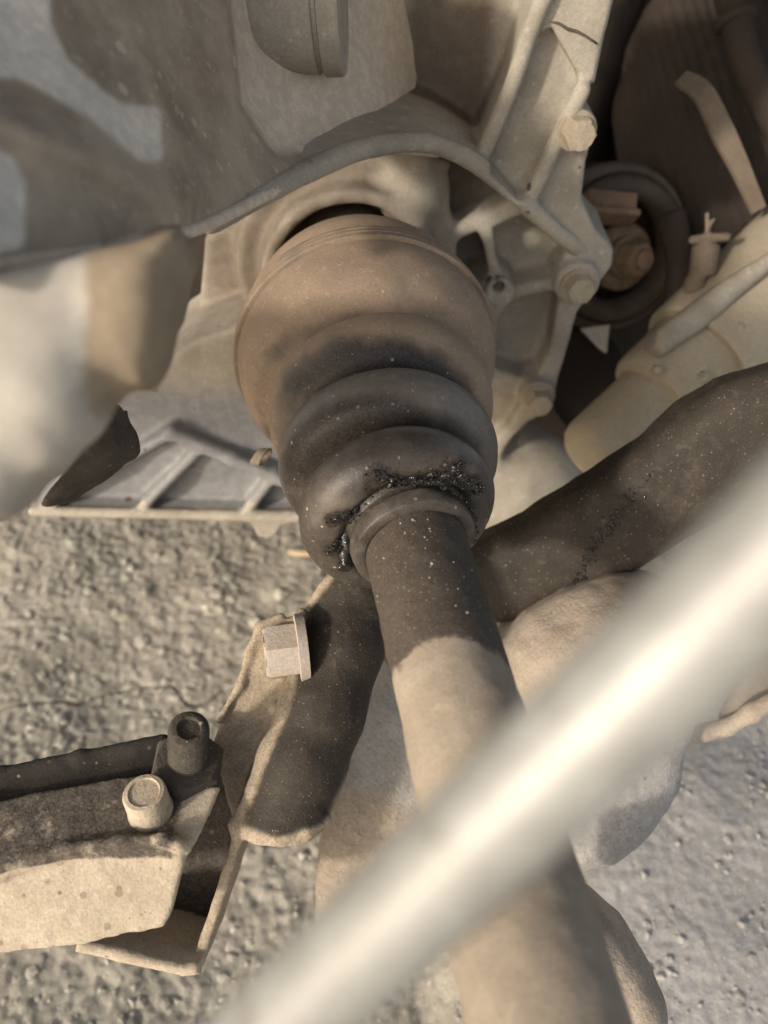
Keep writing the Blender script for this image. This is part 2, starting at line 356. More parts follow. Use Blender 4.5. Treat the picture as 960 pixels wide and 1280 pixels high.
cup = smooth_prof([(.345, .036), (.340, .041), (.330, .047), (.318, .0515), (.310, .0525)], 24)
V, f = axle_mesh([(.40, .026), (.37, .0265), (.352, .027), (.347, .033)]+cup+[(.30, .0528), (.296, .0528), (.292, .050)])
mk('joint_housing', V, f, M['boot'], ax, attrs={'dull': .25*fbm(V, 60, 3, 2), 'dark': 0*V[:, 0], 'grease': 0*V[:, 0]}, sharp=40)
prof = [(.306, .0532), (.302, .0541), (.2985, .0536), (.2975, .0528), (.2965, .0534), (.294, .0549), (.2885, .0552), (.2845, .0549), (.2795, .0540), (.274, .0519), (.269, .0489), (.2655, .0440), (.2622, .0396), (.2602, .0378), (.2584, .0396), (.2560, .0440), (.2525, .0447), (.2480, .0442), (.2440, .0420), (.2395, .0372), (.2362, .0308), (.2338, .0290), (.2312, .0322), (.2285, .0390), (.2250, .0408), (.2210, .0407), (.2165, .0388), (.2125, .0345), (.2097, .0266), (.2075, .0245), (.2054, .0275), (.2035, .0335), (.1985, .0349), (.1945, .0342), (.1912, .0318), (.1895, .0285), (.1893, .0250), (.1905, .0225), (.1915, .0200)]
V, f = axle_mesh(smooth_prof(prof, 210), 128); boot_faces = f
C = np.stack([np.interp(V[:, 1], [q[0] for q in ST][::-1], [q[1] for q in ST][::-1]), V[:, 1], 0*V[:, 1]+AXZ], -1); rad = np.linalg.norm(V-C, axis=1); ang = np.arctan2(V[:, 0]-C[:, 0], V[:, 2]-AXZ)
V = V+(V-C)*(.007*fbm(V, 40, 3, 5)+.002*fbm(V, 260, 2, 6))[:, None]
y_ = V[:, 1]; rj = rad
nz = fbm(V, 60, 3, 8)
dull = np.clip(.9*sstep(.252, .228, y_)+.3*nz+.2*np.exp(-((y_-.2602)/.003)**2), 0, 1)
dark = np.maximum.reduce([1.05*sstep(.2500, .2375, y_)*sstep(.2275, .2320, y_)*(.35+.65*sstep(-1.5, -.1, ang)), 1.1*sstep(.2195, .2095, y_)*sstep(.2020, .2055, y_)*(.6+.4*sstep(-1.5, -.3, ang)), .62*sstep(.2045, .198, y_),   .3*np.exp(-((y_-.2604)/.0022)**2)])+.2*nz  # fold valleys: dark rubber, with the shade between folds painted in
gr = 1.0*sstep(.027, .0215, rj)*sstep(.2, .195, y_)
for a0, wd in ((-.52, .07), (.48, .07), (-1.12, .12), (1.08, .10)):   # the tears that run up the last fold
    gr = np.maximum(gr, .95*np.exp(-((ang-a0-.3*fbm(V, 200, 2, 3)*.3)/wd)**2)*sstep(.206, .198, y_)*sstep(.0355, .029, rj))
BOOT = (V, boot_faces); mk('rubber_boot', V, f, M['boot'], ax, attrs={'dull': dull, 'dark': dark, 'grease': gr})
# clamp band, its folded ear, neck collar
V, f = axle_mesh([(.3010, .0535), (.3008, .0556), (.3003, .0560), (.2985, .0563), (.2982, .0556), (.2974, .0556), (.2971, .0566), (.2945, .0569), (.2942, .0561), (.2935, .0561), (.2932, .0569), (.2908, .0570), (.2904, .0566), (.2902, .0552)], 128)
V += (V-np.array([0, 0, AXZ]))*0; cb = mk('boot_clamp', V, f, M['boot'], ax, attrs={'dull': .2+.4*fbm(V, 60, 3, 8), 'dark': .1+.4*fbm(V, 110, 3, 8), 'grease': 0*V[:, 0]}, sharp=35)
e0 = P(325, 571, .345); V, f = rings([e0+CX*x for x in (-.0015, .0025)], [nrm((.8, -.5, -.3))]*2, [.0046, .0046], 20, (False, False))
V2, f2 = rings([e0+CX*x for x in (.0025, -.0015)], [nrm((.8, -.5, -.3))]*2, [.0034, .0034], 20, (False, False)); a_, b_ = join((V, f), (V2, f2))
mk('clamp_ear', a_, b_, M['bolt'], cb)
V, f = axle_mesh(smooth_prof([(.199, .0205), (.1965, .0217), (.1955, .0221), (.1915, .0221), (.1905, .0214), (.1895, .0204), (.1880, .0203), (.1872, .0211), (.1862, .0215), (.1825, .0213), (.1812, .0205), (.1806, .0176), (.182, .0165)], 70), 96)
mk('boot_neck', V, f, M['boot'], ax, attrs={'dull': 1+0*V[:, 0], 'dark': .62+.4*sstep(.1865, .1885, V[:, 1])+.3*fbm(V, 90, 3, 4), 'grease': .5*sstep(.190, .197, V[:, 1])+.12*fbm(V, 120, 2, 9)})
# clotted grease round the torn neck
from mathutils.bvhtree import BVHTree
bt = BVHTree.FromPolygons(BOOT[0].tolist(), BOOT[1])
def on_fold(a_, r_):
    o = AX(.170)+r_*np.array([math.sin(a_), 0, math.cos(a_)]); h_ = bt.ray_cast(tuple(o), (0, 1, 0)); return None if h_[0] is None or h_[0][1] > .1965 else np.array(h_[0])
gf = Field(AX(.2)-[.045, .030, .045], AX(.2)+[.045, .018, .045], .00045)
cr = []
for k in range(520):
    a0 = rng.uniform(-2.2, 1.9); c = on_fold(a0, .0225+abs(rng.normal(0, .0007)))
    if c is None: continue
    s_ = rng.uniform(.0002, .0006); gf.cap(c, c+rng.normal(0, .0007, 3), s_, s_*.6, k=.0007)
    if k % 2: cr.append(c)
for a0, a1, r1 in ((-.30, -.50, .0330), (.30, .56, .0330), (-.95, -1.18, .0325), (1.0, 1.15, .029), (-1.5, -1.62, .031)):
    for t in np.linspace(0, 1, 22):
        c = on_fold(a0+(a1-a0)*t+rng.normal(0, .03), .0222+(r1-.0222)*t)
        if c is None: continue
        cr.append(c); gf.cap(c, c+rng.normal(0, .0007, 3), .0008*(1-.7*t)+rng.uniform(0, .0003), k=.0007)
for k in range(16):                       # drip hanging below on the left
    c = P(433+rng.normal(0, 4), 650+k*4, .268+.0004*k); gf.cap(c, c+rng.normal(0, .001, 3), rng.uniform(.0008, .0016), k=.0015)
Vb = BOOT[0]; dm = np.full(len(Vb), 1e9); near = np.where(Vb[:, 1] < .2)[0]
dm[near] = np.min(np.linalg.norm(Vb[near][:, None]-np.array(cr)[None], axis=2), 1)
gat = bpy.data.objects['rubber_boot'].data.attributes['grease']; gat.data.foreach_set('value', np.maximum(gr, .95*np.exp(-(dm/.0030)**2)).astype(np.float32))
C, rr_ = [], []
for k in range(700):
    C.append(cr[rng.integers(len(cr))]+rng.normal(0, .0012, 3)*[1, .4, 1]-YA*.0004); rr_.append(.00018+.00045*rng.random()**2)
V, f = lumps(np.array(C), rr_, .9, .2); tag(mk('grease_beads', V, f, M['goo'], ax), kind='stuff')
V, f = gf.mesh(); mk('grease_clots', V, f, M['goo'], ax)
# grit stuck to the greasy lower half
C, rr_ = [], []
for k in range(520):
    if k % 2: c = cr[rng.integers(len(cr))]+rng.normal(0, .0011, 3)*[1, .5, 1]-YA*.0006
    else: a0 = rng.normal(-.1, 1.05); c = AX(.1886)+(.0228+abs(rng.normal(0, .0009)))*np.array([math.sin(a0), 0, math.cos(a0)])
    C.append(c); rr_.append(.0002+.00045*rng.random()**2)
V, f = lumps(np.array(C), rr_, .9, .2); tag(mk('grease_beads', V, f, M['goo'], ax), kind='stuff')
C, rr_ = [], []
for k in range(40):
    a0 = rng.normal(-.1, .8); y = rng.uniform(.135, .178); c = AX(y)+.0173*np.array([math.sin(a0), 0, math.cos(a0)]); C.append(c); rr_.append(.0002+.00035*rng.random()**3)
V, f = lumps(np.array(C), rr_, .7, .3); tag(mk('grit', V, f, M['pebble'], ax), kind='stuff')

# ------------------------------------------------------------------ transmission casing
tr = thing('transmission_casing', PY(600, 640, .36), 'large dusty tan cast transmission casing with ribbed bolted cover behind the boot', 'transmission')
T = Field((-.24, .215, .09), (.19, .455, .56), .00135)
cover = [(708, 150), (722, 143), (738, 150), (741, 172), (733, 205), (728, 250), (746, 290), (768, 314), (766, 334), (744, 362), (722, 392), (706, 450), (694, 492), (686, 515), (660, 530), (640, 550), (622, 578), (590, 640), (480, 700), (300, 600), (246, 420), (256, 300), (330, 240), (480, 190), (600, 215), (680, 190)]
T.put(prY(cover, .380, .380, .43, .003), .003)
def tl(px, Y, r, k=.003): T.line([PY(u, v, Y if np.ndim(Y) == 0 else Y[i]) for i, (u, v) in enumerate(px)], r, k)
def band(px, wd):                        # outline of a strip of given pixel width along a line
    p = np.array(px, float); t = np.gradient(p, axis=0); t /= np.linalg.norm(t, axis=1)[:, None]; n_ = np.stack([-t[:, 1], t[:, 0]], 1); wd = np.asarray(wd if np.ndim(wd) else [wd]*len(p), float)[:, None]/2
    return np.concatenate([p+n_*wd, (p-n_*wd)[::-1]]).tolist()
for pk, dp in (([(548, 312), (598, 290), (606, 312), (612, 352), (585, 362), (552, 366)], .032), ([(617, 286), (652, 270), (704, 308), (706, 340), (690, 348), (645, 358), (630, 346), (620, 320)], .018), ([(642, 374), (696, 364), (698, 376), (688, 436), (668, 480), (618, 462), (622, 400), (630, 388)], .018),
    ([(560, 392), (606, 382), (610, 400), (606, 452), (560, 440)], .020), ([(600, 482), (655, 500), (640, 528), (610, 560), (580, 540)], .010)):
    T.put(prY(pk, .380, .36, .380+dp, .0035), .0025, cut=True)
for u, v, r in ((720, 165, .0095), (722, 356, .0115), (672, 498, .0105), (625, 368, .0080)):
    c = PY(u, v, .3715); T.put(p_cyl(c, c+YA*.03, r, .0015), .003)
c = PY(625, 368, .365); T.put(p_cyl(c, c+YA*.016, .0032, .0005), .0008, cut=True)
T.put(prY([(452, 208), (540, 200), (600, 224), (640, 252), (552, 290), (515, 285), (440, 250)], .380, .33, .404, .006), .005, cut=True)
# bearing seat round the axle
T.put(p_cyl(AX(.374), AX(.41), .056, .004), .005); T.put(p_cyl(AX(.360), AX(.40), .044, .003), .004); T.put(p_cyl(AX(.33), AX(.392), .0375, .003), .003, cut=True)
# arch flange with its deep web
arch = [(262, 277, .236), (300, 257, .254), (348, 232, .281), (396, 209, .305), (440, 190, .322), (480, 181, .336), (515, 178, .346), (548, 182, .353), (590, 201, .360), (625, 227, .365), (655, 252, .369), (690, 285, .374), (714, 304, .379)]
arch.append((738, 322, .386)); ap = catmull([PY(u, v, y) for u, v, y in arch], 70)
for p0, p1 in zip(ap[:-1], ap[1:]):
    t = nrm((p1-p0)*[1, 0, 1]); y0 = (p0[1]+p1[1])/2; c = (p0+p1)/2; c[1] = (y0+.42)/2
    T.put(p_box(c, (t, YA, np.cross(t, YA)), (np.linalg.norm((p1-p0)*[1, 0, 1])/2+.001, (.42-y0)/2, .0024), .001), .0015)
T.line(ap, .0040, .0006)
# upper web: recess, ribs, panel and top plate
T.put(prY([(440, 230), (470, 60), (500, -150), (800, -150), (757, 45), (745, 105), (726, 120), (668, 250), (600, 230)], .41, .413, .44, .002), .003)
T.put(prY([(598, 196), (640, 100), (664, 30), (690, -40), (720, -120), (800, -120), (757, 45), (745, 105), (727, 113), (712, 150), (668, 248), (650, 246)], .374, .374, .43, .003), .004)
T.put(prY([(608, 200), (640, 118), (668, 46), (690, 36), (722, 92), (724, 116), (666, 240), (645, 242)], .374, .35, .3805, .002), .002, cut=True)
T.line(catmull([PY(u, v, .373) for u, v in ((602, 196), (640, 106), (664, 36), (692, -30), (722, -110))], 24), .0036, .0008)
T.line(catmull([PY(u, v, .373) for u, v in ((664, 244), (698, 172), (728, 112))], 16), .0036, .0008)
# pocket bosses under the arch
c = PY(515, 235, .385); T.put(p_ell(c, np.eye(3), (.018, .02, .018)), .008)
# lower pan with ribs, tab and smooth flank
T.put(prY([(60, 640), (140, 492), (240, 430), (330, 400), (430, 450), (430, 650)], .342, .343, .40, .003), .003)
T.put(p_ell(PY(250, 520, .372), np.eye(3), (.06, .034, .03)), .01)
tl([(42, 639), (380, 646)], .330, .0032); tl([(50, 637), (215, 541)], .332, .0022); tl([(215, 541), (290, 572), (355, 600)], .333, .0042); tl([(178, 634), (254, 557)], .334, .0030); tl([(308, 640), (345, 592)], .334, .0030)
for p_, q_ in (((42, 639), (380, 646)), ((50, 637), (215, 541)), ((215, 541), (355, 600)), ((178, 634), (254, 557)), ((308, 640), (345, 592))):
    a_, b_ = PY(*p_, .331), PY(*q_, .331); t = nrm(b_-a_); c = (a_+b_)/2+YA*.013; T.put(p_box(c, (t, YA, np.cross(t, YA)), (np.linalg.norm(b_-a_)/2, .014, .0018), .0008), .002)
T.put(prY([(306, 643), (316, 655), (322, 668), (334, 673), (346, 668), (352, 655), (378, 645)], .329, .327, .334, .001), .002)
# sump below the cover
T.put(p_ell(PY(625, 620, .40), (XA, YA, ZA), (.066, .055, .05)), .012)
T.put(prY([(590, 560), (650, 545), (700, 600), (720, 700), (560, 720)], .40, .40, .44, .006), .012)
T.rough(.0002, 90, 3, 4)
V, f = T.mesh()
bare_shade = .95*np.exp(-(((V-PY(200, 560, .35))/np.array([.11, .07, .055]))**4).sum(1))*np.maximum(sstep(.332, .337, V[:, 1]), .85*sstep(.1745, .179, V[:, 2])*(V[:, 0] < -.02)*(V[:, 1] > .32))  # pan greyed: the bluish shade on it painted into the colour
oil_shade = .85*np.exp(-(((V-PY(560, 90, .41))/np.array([.022, .012, .06]))**4).sum(1))+.95*np.exp(-(((V-AX(.385)-XA*-.015)/np.array([.078, .06, .075]))**2).sum(1))  # oily round the seal; painted shade also darkens recess and arch underside
mk('casing', V, f, M['case'], tr, attrs={'bare_shade': bare_shade, 'oil_shade': oil_shade}, origin=PY(600, 640, .36))
def hexbolt(name, c, axis, rh, h, rw, parent, m, hw=.0016):
    axis = nrm(axis); V, f = lathe(c-axis*.003, axis, [(0, rw*.98), (.003+hw*.6, rw), (.003+hw, rw*.9), (.003+hw, rh*.8)], 36)
    wsh = None
    V2, f2 = lathe(c+axis*hw, axis, [(0, rh), (h*.86, rh), (h*.96, rh*.95), (h, rh*.84), (h, rh*.4)], 36, [1, 1, 1, 0, 0])
    o = mk(name, V2, f2, m, parent, sharp=30); mk('washer', V, f, m, o, sharp=30); return o
for u, v, y in ((720, 163, .371), (722, 356, .371), (672, 498, .371)):
    hexbolt('bolt', PY(u, v, y), (.06, -1, .08), .0074, .0072, .0088, tr, M['bolt'])
V, f = tube([PY(688, 27, .3735)]+[PY(698+x*12, 28+x*6.2+rng.normal(0, 1.6), .3735) for x in range(5)], [.0003, .0007, .0006, .0005], 6); mk('crack', V, f, M['rubber'], tr)

# bell of the casing, close to the camera at top left
rows = [[(-90, 345, .128), (0, 326, .150), (120, 309, .178), (240, 284, .222), (330, 241, .268), (398, 208, .305), (480, 181, .336), (548, 182, .353)],
        [(-90, 300, .131), (0, 285, .152), (120, 268, .180), (240, 246, .224), (325, 215, .270), (395, 188, .306), (478, 166, .338), (540, 165, .358)],
        [(-90, 190, .145), (0, 180, .162), (120, 172, .188), (235, 165, .230), (312, 150, .272), (400, 140, .306), (475, 130, .338), (518, 128, .366)],
        [(-90, 70, .158), (0, 65, .174), (120, 62, .198), (240, 62, .236), (310, 62, .274), (400, 60, .304), (475, 60, .334), (528, 60, .37)],
        [(-90, -130, .18), (0, -130, .19), (120, -130, .208), (240, -130, .24), (320, -130, .27), (400, -130, .3), (485, -130, .33), (560, -130, .36)]]
nu, nv = 260, 150
g = np.array([catmull(np.array(r_, float), nu) for r_ in rows]); g = np.stack([catmull(g[:, i], nv) for i in range(nu)], 1)
U, Vv, Dd = g[..., 0], g[..., 1], g[..., 2]
ridge = 292+.10*(Vv-60)+np.where(Vv > 130, (Vv-130)*.55, 0)
rec = sstep(-6, 12, U-ridge)*sstep(205, 172, Vv+(.08*(U-400)))
Dd = Dd+.009*rec
Dd = Dd-.006*np.exp(-((Vv-175-.75*(U-60)*.6)/28)**2)*sstep(260, 180, U)
Q = np.stack([U, Vv, 0*U], -1); Dd = Dd+.0014*fbm(Q, 1/60, 2, 8)
y = (640-Vv)/F; BV = np.stack([(U-480)/F*Dd, S*Dd*(1+y), H-S*Dd*(1-y)], -1)
q0 = (U, Vv)
bare_shade = np.maximum.reduce([np.exp(-(poly_ := np.maximum(poly_sd([(-60, -130), (55, -130), (52, 30), (75, 80), (120, 120), (150, 140), (190, 145), (192, 192), (178, 190), (120, 140), (60, 105), (20, 85), (-60, 90)], U.astype(np.float32), Vv.astype(np.float32)), 0)/14)**2), np.exp(-(np.maximum(poly_sd([(-80, 170), (5, 205), (20, 235), (18, 300), (-80, 320)], U.astype(np.float32), Vv.astype(np.float32)), 0)/16)**2)])
tan = rec
front = BV.reshape(-1, 3); back = front+(CF*.006+CU*.001)
V = np.concatenate([front, back]); a = np.arange(nu*nv).reshape(nv, nu); b = a+nu*nv
def quads(a): return np.stack([a[:-1, :-1], a[:-1, 1:], a[1:, 1:], a[1:, :-1]], -1).reshape(-1, 4)
def edge_(x, y): return np.stack([x[:-1], x[1:], y[1:], y[:-1]], -1)
f = np.concatenate([quads(a)[:, ::-1], quads(b), edge_(a[0], b[0])[:, ::-1], edge_(a[-1], b[-1]), edge_(a[:, 0], b[:, 0]), edge_(a[:, -1], b[:, -1])[:, ::-1]])
mk('bell_housing', V, f, M['bell'], tr, attrs={'bare_shade': np.tile(bare_shade.ravel(), 2)*.95, 'tan': np.tile(tan.ravel(), 2)})
V, f = tube([P(*q)+CF*.002 for q in rows[0]], [.0012, .0014, .0018, .0022, .0030, .004], 14, 120); mk('bell_rim', V, f, M['bell'], tr, attrs={'bare_shade': 0*V[:, 0], 'tan': .75+0*V[:, 0]})
c = P(225, 6, .300); e = P(428, 0, .297); axs = nrm(e-c); L_ = np.linalg.norm(e-c)
V, f = lathe(c, axs, [(0, .023), (L_*.84, .0242), (L_*.85, .0232), (L_*.87, .0232), (L_*.88, .0252), (L_*.985, .0252), (L_, .0245), (L_, .012)], 48)
mk('sleeve', V, f, M['case'], tr, sharp=35, attrs={'bare_shade': .1+0*V[:, 0], 'oil_shade': 0*V[:, 0]})

# ------------------------------------------------------------------ blurred block and pad at left
bk = thing('crossmember_end', P(60, 640, .19), 'blurred pale painted crossmember end with brown dirty edge at far left, unseen length added for shade', 'crossmember')
B = Field((-.42, .03, .33), (-.025, .24, .47), .0013)
bo_ = [(-2200, 385), (0, 366), (246, 312), (243, 345), (232, 405), (214, 462), (196, 486), (160, 488), (138, 505), (118, 540), (100, 572), (66, 606), (30, 642), (-60, 665), (-300, 690), (-2200, 690)]  # runs far out of view: length added to shade boot and casing
B.put(prC(bo_, .160, .142, .162, .009), .004).put(prC(bo_, .178, .160, .180, .006), .004).put(prC(bo_, .2, .178, .202, .006), .004)
B.put(p_cap(P(-100, 480, .150), P(60, 470, .150), .012, .010), .01)
B.rough(.0012, 60, 3, 3)
V, f = B.mesh(); uu = (V[:, 0]/((V[:, 1]-V[:, 2]+H)*S))*F+480; vv = 640-F*(V[:, 1]+V[:, 2]-H)/(V[:, 1]-V[:, 2]+H)
ex = V[:, 0]+.0575-.0; mk('block', V, f, M['block'], bk, attrs={'tan': .5+(V[:, 0]-(-.0535))/.012})
V, f = (lambda fd: fd.mesh())(Field(P(110, 560, .25)-[.05, .05, .05], P(110, 560, .25)+[.05, .05, .05], .0012).put(prC([(55, 630), (92, 575), (120, 530), (140, 500), (152, 535), (156, 560), (120, 590), (70, 628)], .25, .246, .268, .003), .002).rough(.0012, 90, 3, 2))
tag(mk('rubber_pad', V, f, M['stud']), 'dark gritty rubber pad wedged between blurred block and casing', 'pad')

# ------------------------------------------------------------------ left control arm
ca = thing('control_arm', P(370, 1040, .285), 'dark oily pressed steel control arm with pale flange left of the shaft', 'control arm')
A = Field(P(390, 900, .29)-[.085, .10, .085], P(390, 900, .29)+[.075, .10, .10], .0011)
path = [(472, 690), (450, 745), (428, 810), (400, 890), (375, 960), (352, 1030)]; dd = [.318, .310, .301, .292, .285, .279]; rp = [30, 44, 52, 56, 57, 55]
pts = [P(u, v, d+r*d/F*.55) for (u, v), d, r in zip(path, dd, rp)]
A.line(pts, [r*d/F for r, d in zip(rp, dd)], .004)
ip = [p+CF*.007 for p in pts]; ip.append(ip[-1]+(ip[-1]-ip[-2])); A.line(ip, [(r*d/F)-.0028 for r, d in zip(rp, dd)]+[.013], .002, cut=True)
A.put(p_box(P(340, 1130, .285), (CX, CU, CF), (.06, P(0, 1041, .285)@CU-P(0, 1130, .285)@CU, .06), .0005), .001, cut=True)
A.line([P(292, 1030, .283), P(318, 1041, .278), P(350, 1045, .275), P(382, 1040, .276), P(408, 1024, .281)], .0018, .003)
# pale flange and plate carrying the hex bolt
A.put(prC([(448, 704), (425, 712), (398, 732), (376, 765), (366, 800), (362, 865), (385, 865), (400, 780), (446, 730)], .312, .310, .316, .0012), .006)
A.put(prC([(380, 768), (332, 777), (318, 800), (302, 856), (276, 898), (266, 935), (285, 1000), (296, 1032), (330, 960), (362, 870)], .302, .300, .305, .0012), .006)
A.line([P(378, 766, .303), P(368, 800, .300), P(366, 850, .296), P(356, 884, .293), P(340, 930, .289), P(316, 985, .284), P(294, 1030, .281)], .0019, .003)
A.line([P(352, 770, .30), P(325, 782, .30), P(312, 815, .30), P(300, 856, .299), P(274, 900, .298)], .0014, .002)
# hanging lip below the arm: a folded wall
A.put(prC(band([(300, 1034), (291, 1072), (275, 1120), (260, 1165), (246, 1206)], [13, 14, 14, 15, 17]), .282, .280, .330, .0015), .004)
A.rough(.00035, 140, 3, 6)
V, f = A.mesh()
def pix(V): d = (V[:, 1]-V[:, 2]+H)*S; return 480+F*V[:, 0]/d, 640-F*(S*(V[:, 1]+V[:, 2]-H))/d
uu, vv = pix(V); ce = np.array(pts); 
dist = np.min([np.linalg.norm(V-(a_+(b_-a_)*t), axis=1)-(r*.0003) for a_, b_, r in zip(ce[:-1], ce[1:], rp) for t in (0, .25, .5, .75)], 0)
pl = poly_sd([(452, 700), (420, 722), (385, 765), (372, 830), (368, 875), (342, 935), (316, 1000), (303, 1032), (345, 1046), (404, 1028), (520, 800), (500, 690)], uu.astype(np.float32), vv.astype(np.float32))
mk('arm_body', V, f, M['arm'], ca, attrs={'dust_shade': .40+pl/12+.18*fbm(V, 110, 3, 3)-1.2*sstep(900, 925, vv+.15*(uu-300)+6*fbm(V, 150, 2, 1))*sstep(.2975, .299, (V[:, 1]-V[:, 2]+H)*S)*(uu < 350)*(vv < 1030), 'wet': .6*np.exp(-(((V-P(400, 815, .285))/.009)**2).sum(1))+.42*np.exp(-(((V-P(470, 760, .30))/np.array([.010, .02, .03]))**2).sum(1))})  # low part of the plate left dark: a cast shadow painted in
bo = P(373, 812, .2985); hb = hexbolt('hex_bolt', bo, (-1, -.20, .05), .0106, .0120, .0132, ca, M['hexhead'], .0006)
V, f = lumps(np.array([P(345, 884, .296), P(349, 880, .297), P(342, 890, .297)]), [.0035, .0022, .002], .9, .2); mk('mud_clod', V, f, M['bracket'], ca)

# ------------------------------------------------------------------ lower left bracket
lb = thing('lower_bracket', P(200, 1180, .31), 'sandy folded steel bracket with bolt head and threaded stud at lower left', 'bracket')
ZT = .238
Bf = Field((-.165, .05, .13), (-.02, .2, .29), .0010)
Bf.put(prZ([(-120, 1000), (0, 1001), (60, 986), (180, 967), (276, 982), (262, 1015), (236, 1062), (222, 1052), (190, 1047), (80, 1060), (0, 1085), (-120, 1110)], ZT, ZT-.003, ZT, .001), .002)
fe = [PZ(u, v, ZT) for u, v in ((-120, 1110), (0, 1085), (80, 1060), (190, 1049), (224, 1054))]
fb = [(-120, 1200), (0, 1189), (110, 1176), (205, 1156), (228, 1075), (224, 1054)]
Yf = float(np.mean([p[1] for p in fe[1:]]))
Bf.put(prC([(-120, 1135), (0, 1094), (80, 1066), (190, 1052), (222, 1054), (231, 1076), (216, 1135), (206, 1156), (110, 1178), (0, 1190), (-120, 1210)], .262, .2605, .2650, .0012), .004)
Bf.line([P(u, v, .260) for u, v in ((-120, 1132), (0, 1090), (80, 1062), (150, 1052), (205, 1050), (224, 1056))], .0018, .003)
# dark channel behind the face and its bottom lip
Bf.put(prC([(60, 1000), (240, 985), (280, 955), (345, 900), (345, 960), (305, 1040), (290, 1080), (268, 1140), (248, 1206), (180, 1196), (60, 1180)], .312, .312, .316, .001), .003)
Bf.put(prC(band([(100, 1176), (150, 1188), (200, 1200), (232, 1207), (252, 1206)], 15), .276, .272, .314, .002), .003)
Bf.rough(.0004, 90, 3, 8); Bf.rough(.00015, 420, 2, 18)
V, f = Bf.mesh()
mk('bracket_plate', V, f, M['bracket'], lb, attrs={'dark': .75*sstep(.300, .309, ((V[:, 1]-V[:, 2]+H)*S))+.62*sstep(ZT-.004, ZT-.001, V[:, 2])*sstep(-.060, -.072, V[:, 0])})  # channel and top flange darkened: their shade painted into the colour
c = PZ(188, 1012, ZT); V, f = lathe(c-ZA*.001, (.0, .06, 1), [(0, .0078), (.002, .0074), (.004, .0072), (.0112, .0071), (.0122, .0065), (.0124, .0052), (.0118, .0048)], 40); mk('bolt_head', V, f, M['bracket'], lb, sharp=40, attrs={'dark': 0*V[:, 0]})
c = PZ(234, 966, ZT-.006); tilt = nrm((.20, -.05, 1))
V, f = lathe(c, tilt, [(0, .0135), (.006, .0135), (.010, .0125), (.0115, .0105), (.012, .008)], 36, [1, 1, 1, 0, 0]); nu_ = mk('nut', V, f, M['stud'], lb, sharp=30)
pr_ = [(.008, .0066)]
for k in range(17): pr_ += [(.009+k*.0014, .0068), (.0097+k*.0014, .0061)]
pr_ += [(.0335, .0066), (.0345, .0058), (.0345, .004), (.0332, .0035)]
V, f = lathe(c, tilt, pr_, 36); mk('stud', V, f, M['stud'], lb, sharp=60)
br = Field((-.2, .10, .19), (-.03, .24, .27), .0011)
br.put(prZ([(-120, 985), (0, 968), (90, 950), (150, 940), (205, 925), (218, 960), (180, 975), (60, 996), (0, 1010), (-120, 1020)], .232, .215, .233, .003), .002).line([PZ(u, v, .234) for u, v in ((-120, 984), (0, 966), (100, 946), (205, 924))], .002, .003).rough(.0003, 100, 3, 2)
V, f = br.mesh(); tag(mk('brace_bar', V, f, M['brace']), 'dark grimy brace bar running behind the sandy bracket at far left', 'brace')

# ------------------------------------------------------------------ castings below the shaft
k1 = Field(P(470, 960, .36)-[.07, .09, .09], P(470, 960, .36)+[.07, .1, .11], .0014)
k1.put(prC([(478, 820), (560, 810), (620, 1000), (590, 1100), (500, 1150), (420, 1165), (394, 1150), (398, 1050), (424, 950)], .362, .345, .40, .016), .004).rough(.0011, 60, 3, 5).rough(.0004, 240, 2, 3)
V, f = k1.mesh(); uu, vv = pix(V)
tag(mk('arm_casting', V, f, M['rock'], attrs={'tan': .5+(vv-985-.35*(uu-440))/70}), 'rough grey and brown casting between the oily arm and the shaft', 'casting')
k2 = Field(P(740, 900, .35)-[.07, .1, .1], P(740, 900, .35)+[.07, .1, .1], .0014)
k2.put(prC([(630, 805), (660, 768), (705, 738), (760, 717), (815, 716), (870, 760), (880, 860), (852, 930), (845, 985), (800, 1048), (760, 1074), (712, 1086), (655, 1060), (630, 980), (630, 890)], .352, .335, .40, .017), .004).put(p_cap(P(700, 830, .335), P(790, 790, .335), .008, .010), .014).rough(.0010, 50, 3, 9).rough(.0003, 300, 2, 3)
V, f = k2.mesh(); uu, vv = pix(V)
tag(mk('ball_joint_housing', V, f, M['sand'], attrs={'grey': .5+(vv-890)/120}), 'rounded sandy joint housing partly hidden behind the blurred pole', 'joint housing')
k3 = Field(P(745, 1290, .27)-[.06, .06, .06], P(745, 1290, .27)+[.06, .06, .06], .0013)
k3.put(prC([(690, 1120), (762, 1150), (800, 1185), (828, 1238), (838, 1300), (830, 1400), (690, 1400)], .272, .258, .31, .014), .004).rough(.0010, 60, 3, 4)
V, f = k3.mesh(); tag(mk('hub_boss', V, f, M['sand'], attrs={'grey': 0*V[:, 0]}), 'brown rounded hub boss beside the shaft at the bottom edge', 'hub')

